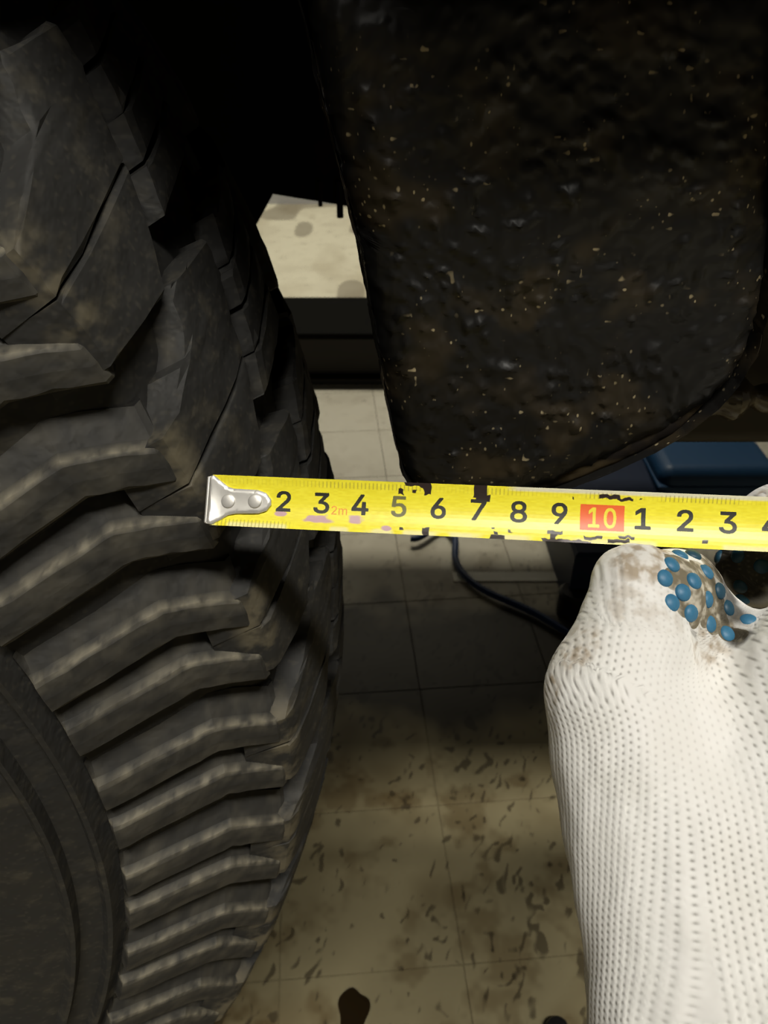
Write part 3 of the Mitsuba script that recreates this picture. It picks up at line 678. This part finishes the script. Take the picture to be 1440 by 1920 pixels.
cam_pts = {k: [(C3(*q[:3]), q[3]) for q in v] for k, v in chains.items()}
def seg_sd(P, A, ra, B, rb):
    ab = B - A; t = np.clip(((P - A) @ ab) / (ab @ ab), 0, 1)
    return np.linalg.norm(P - A - t[:, None] * ab, axis=1) - (ra + t * (rb - ra))
def smin(a, b, k):
    h = np.clip(.5 + .5 * (b - a) / k, 0, 1)
    return b + (a - b) * h - k * h * (1 - h)
def chain_sd(P, pts):
    d = None
    for (A, ra), (B, rb) in zip(pts[:-1], pts[1:]):
        e = seg_sd(P, A, ra, B, rb); d = e if d is None else smin(d, e, .003)
    return d
def hand_sd(P):
    palm = None
    for k in ('m1', 'm2', 'm3', 'm4', 'm5', 'radial'):
        e = chain_sd(P, cam_pts[k]); palm = e if palm is None else smin(palm, e, .010)
    palm = smin(palm, chain_sd(P, cam_pts['cuff']), .008)
    th_ = chain_sd(P, cam_pts['thumb'])
    th_ = smin(th_, chain_sd(P, cam_pts['thumb_palm']), .004)
    d = smin(palm, chain_sd(P, cam_pts['web']), .006)
    d = smin(d, th_, .007)
    f_ = None
    for k in ('index', 'middle', 'ring', 'little'):
        e = chain_sd(P, cam_pts[k]); f_ = e if f_ is None else smin(f_, e, .0015)
    d = smin(d, f_, .005)
    # wrinkles of the loose knit
    return d
allp = np.array([p for v in cam_pts.values() for p, r in v]); allr = max(r for v in cam_pts.values() for p, r in v)
lo, hi = allp.min(0) - allr - .004, allp.max(0) + allr + .004
hi[1] = C3(0, 2250, .150)[1]                               # the cuff ends here, open towards the sleeve
gl = surface_nets(hand_sd, lo, hi, .00125)
gl = trimesh.smoothing.filter_taubin(gl, lamb=.5, nu=.52, iterations=6)
P = np.array(gl.vertices)
Nn = np.array(gl.vertex_normals)
wr = (meshkit.fbm(P * [170, 60, 120], 3, 2) - .5) * .0016
low = np.clip((P[:, 1] - C3(0, 1700, .165)[1]) / .03, 0, 1)
wr = wr + low * .0007 * np.sin(P[:, 0] * 2 * np.pi / .0085)
P = P + Nn * wr[:, None]
# knit coordinates: along the hand, turning along the thumb
side_ = np.clip((C3(1270, 0, .165)[0] - P[:, 0]) / .014, 0, 1)
u1, v1 = P[:, 0] - side_ * (P[:, 2] - .160) * .75, P[:, 1].copy()
tpts = np.array([p for p, r in cam_pts['thumb']])[1:]
tlen = np.r_[0, np.cumsum(np.linalg.norm(np.diff(tpts, axis=0), axis=1))]
best = np.full(len(P), 9.); ut = np.zeros(len(P)); vt = np.zeros(len(P))
for k in range(len(tpts) - 1):
    A, B = tpts[k], tpts[k + 1]; ab = B - A; L = np.linalg.norm(ab)
    t = np.clip(((P - A) @ ab) / L ** 2, 0 if k else -3, 1 if k < len(tpts) - 2 else 3)
    q = P - A - t[:, None] * ab
    d = np.linalg.norm(q, axis=1)
    nx = np.array([-ab[1], ab[0], 0]) / np.hypot(ab[0], ab[1])
    m_ = d < best
    best[m_] = d[m_]; ut[m_] = (q @ nx)[m_]; vt[m_] = -(tlen[k] + t * L)[m_]
vt = vt + tpts[0][1]; ut = ut + tpts[0][0]
wt = np.clip((.0185 - best) / .007, 0, 1) * np.clip((C3(0, 1420, .18)[1] - P[:, 1]) / .02, 0, 1)
wt = wt * wt * (3 - 2 * wt)
uvg = np.c_[u1 * (1 - wt) + ut * wt, v1 * (1 - wt) + vt * wt]
Pw = cw(P)
gl2 = tm(Pw, gl.faces)
if gl2.volume < 0: gl2.faces = gl2.faces[:, ::-1]
person = thing('person', 'right hand in a white knitted work glove with blue grip dots, held below the tape', 'person')
glove = obj('glove', gl2, 'knit_cotton', person, smooth=True, uv=uvg, label='white knitted cotton glove')

def cast(mesh_c, faces, px, py):
    d = np.array([(px - 720) / F_PX, (py - 960) / F_PX, 1.0]); d /= np.linalg.norm(d)
    A, B, C = (mesh_c[faces[:, k]] for k in range(3))
    e1_, e2_ = B - A, C - A
    h_ = np.cross(d, e2_); det = (e1_ * h_).sum(1)
    inv = 1 / np.where(np.abs(det) < 1e-14, 1e-14, det)
    s_ = -A; u_ = (s_ * h_).sum(1) * inv; q_ = np.cross(s_, e1_); w_ = (q_ @ d) * inv; t_ = (e2_ * q_).sum(1) * inv
    ok = (u_ >= 0) & (w_ >= 0) & (u_ + w_ <= 1) & (t_ > .01) & (np.abs(det) > 1e-14)
    if not ok.any(): return None
    i = np.where(ok, t_, 9).argmin()
    return d * t_[i], i
DOTS = [(1275, 1040, 0), (1260, 1058, 0), (1247, 1084, 0), (1302, 1089, 0), (1325, 1072, 0), (1281, 1111, 0), (1260, 1130, 0), (1296, 1150, 0), (1332, 1170, 0), (1364, 1188, 0), (1328, 1124, 0), (1350, 1108, 1),
        (1366, 1140, 1), (1403, 1162, 0), (1427, 1141, 0), (1392, 1124, 0), (1347, 1044, 1), (1383, 1042, 1), (1428, 1062, 1), (1388, 1100, 1), (1300, 1040, 1)]
vn = np.array(gl.vertex_normals)
def dot_mesh(c, n, r):
    a = np.cross(n, [0.3, 0.8, 0.5]); a /= np.linalg.norm(a); b = np.cross(n, a)
    th_ = np.linspace(0, 2 * np.pi, 20, endpoint=False)
    rr_ = [(1.0, -.0006), (1.0, .0002), (.86, .0006), (.5, .0009)]
    V_ = np.vstack([c + n * (h - (r * s) ** 2 / .024) + r * s * (np.cos(th_)[:, None] * a + np.sin(th_)[:, None] * b) for s, h in rr_] + [[c + n * .0010]])
    F_ = []
    for k in range(3):
        for j in range(20):
            p, q = k * 20 + j, k * 20 + (j + 1) % 20
            F_ += [(p, q, q + 20), (p, q + 20, p + 20)]
    F_ += [(60 + j, 60 + (j + 1) % 20, 80) for j in range(20)]
    return tm(V_, F_)
fs = np.array(gl.faces)
for (px, py, r) in [(1262, 1050, .0028), (1262, 1085, .0034), (1285, 1060, .005), (1320, 1080, .006), (1310, 1120, .006), (1345, 1140, .005), (1285, 1135, .0035), (1305, 1158, .0033), (1335, 1165, .004), (1360, 1182, .0035), (1385, 1192, .003), (1338, 1122, .0045), (1324, 1152, .004), (1350, 1165, .004), (1300, 1100, .005), (1338, 1064, .0055)]:
    h = cast(P, fs, px, py)
    if h: PALM.append((cw(h[0])[0], r, 1))
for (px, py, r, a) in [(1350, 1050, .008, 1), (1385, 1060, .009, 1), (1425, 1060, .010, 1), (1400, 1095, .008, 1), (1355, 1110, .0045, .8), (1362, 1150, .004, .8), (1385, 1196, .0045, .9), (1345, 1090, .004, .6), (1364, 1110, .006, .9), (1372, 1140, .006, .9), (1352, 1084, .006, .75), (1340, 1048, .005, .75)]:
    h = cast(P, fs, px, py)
    if h: GRIME_SHADE.append((cw(h[0])[0], r, a))
for (px, py, g) in DOTS:
    r = cast(P, fs, px, py)
    if r is None: continue
    c, i = r
    n = vn[fs[i]].mean(0); n /= np.linalg.norm(n)
    if n @ c > 0: n = -n
    dm = dot_mesh(c, n, .0020)
    dm.vertices = cw(dm.vertices)
    if dm.volume < 0: dm.faces = dm.faces[:, ::-1]
    obj('grip_dot', dm, 'grip_dot_grime_shade' if g else 'grip_dot', glove, smooth=40)
# sleeve and forearm, below the frame
sl = [cw([C3(1520, 2180, .152)])[0], cw([C3(1540, 2500, .142)])[0], cw([C3(1560, 3200, .125)])[0], cw([C3(1600, 4600, .10)])[0]]
obj('sleeve', tube(spline(sl, 30), np.linspace(.037, .055, 30), 40), 'sleeve_cloth', person, smooth=True)
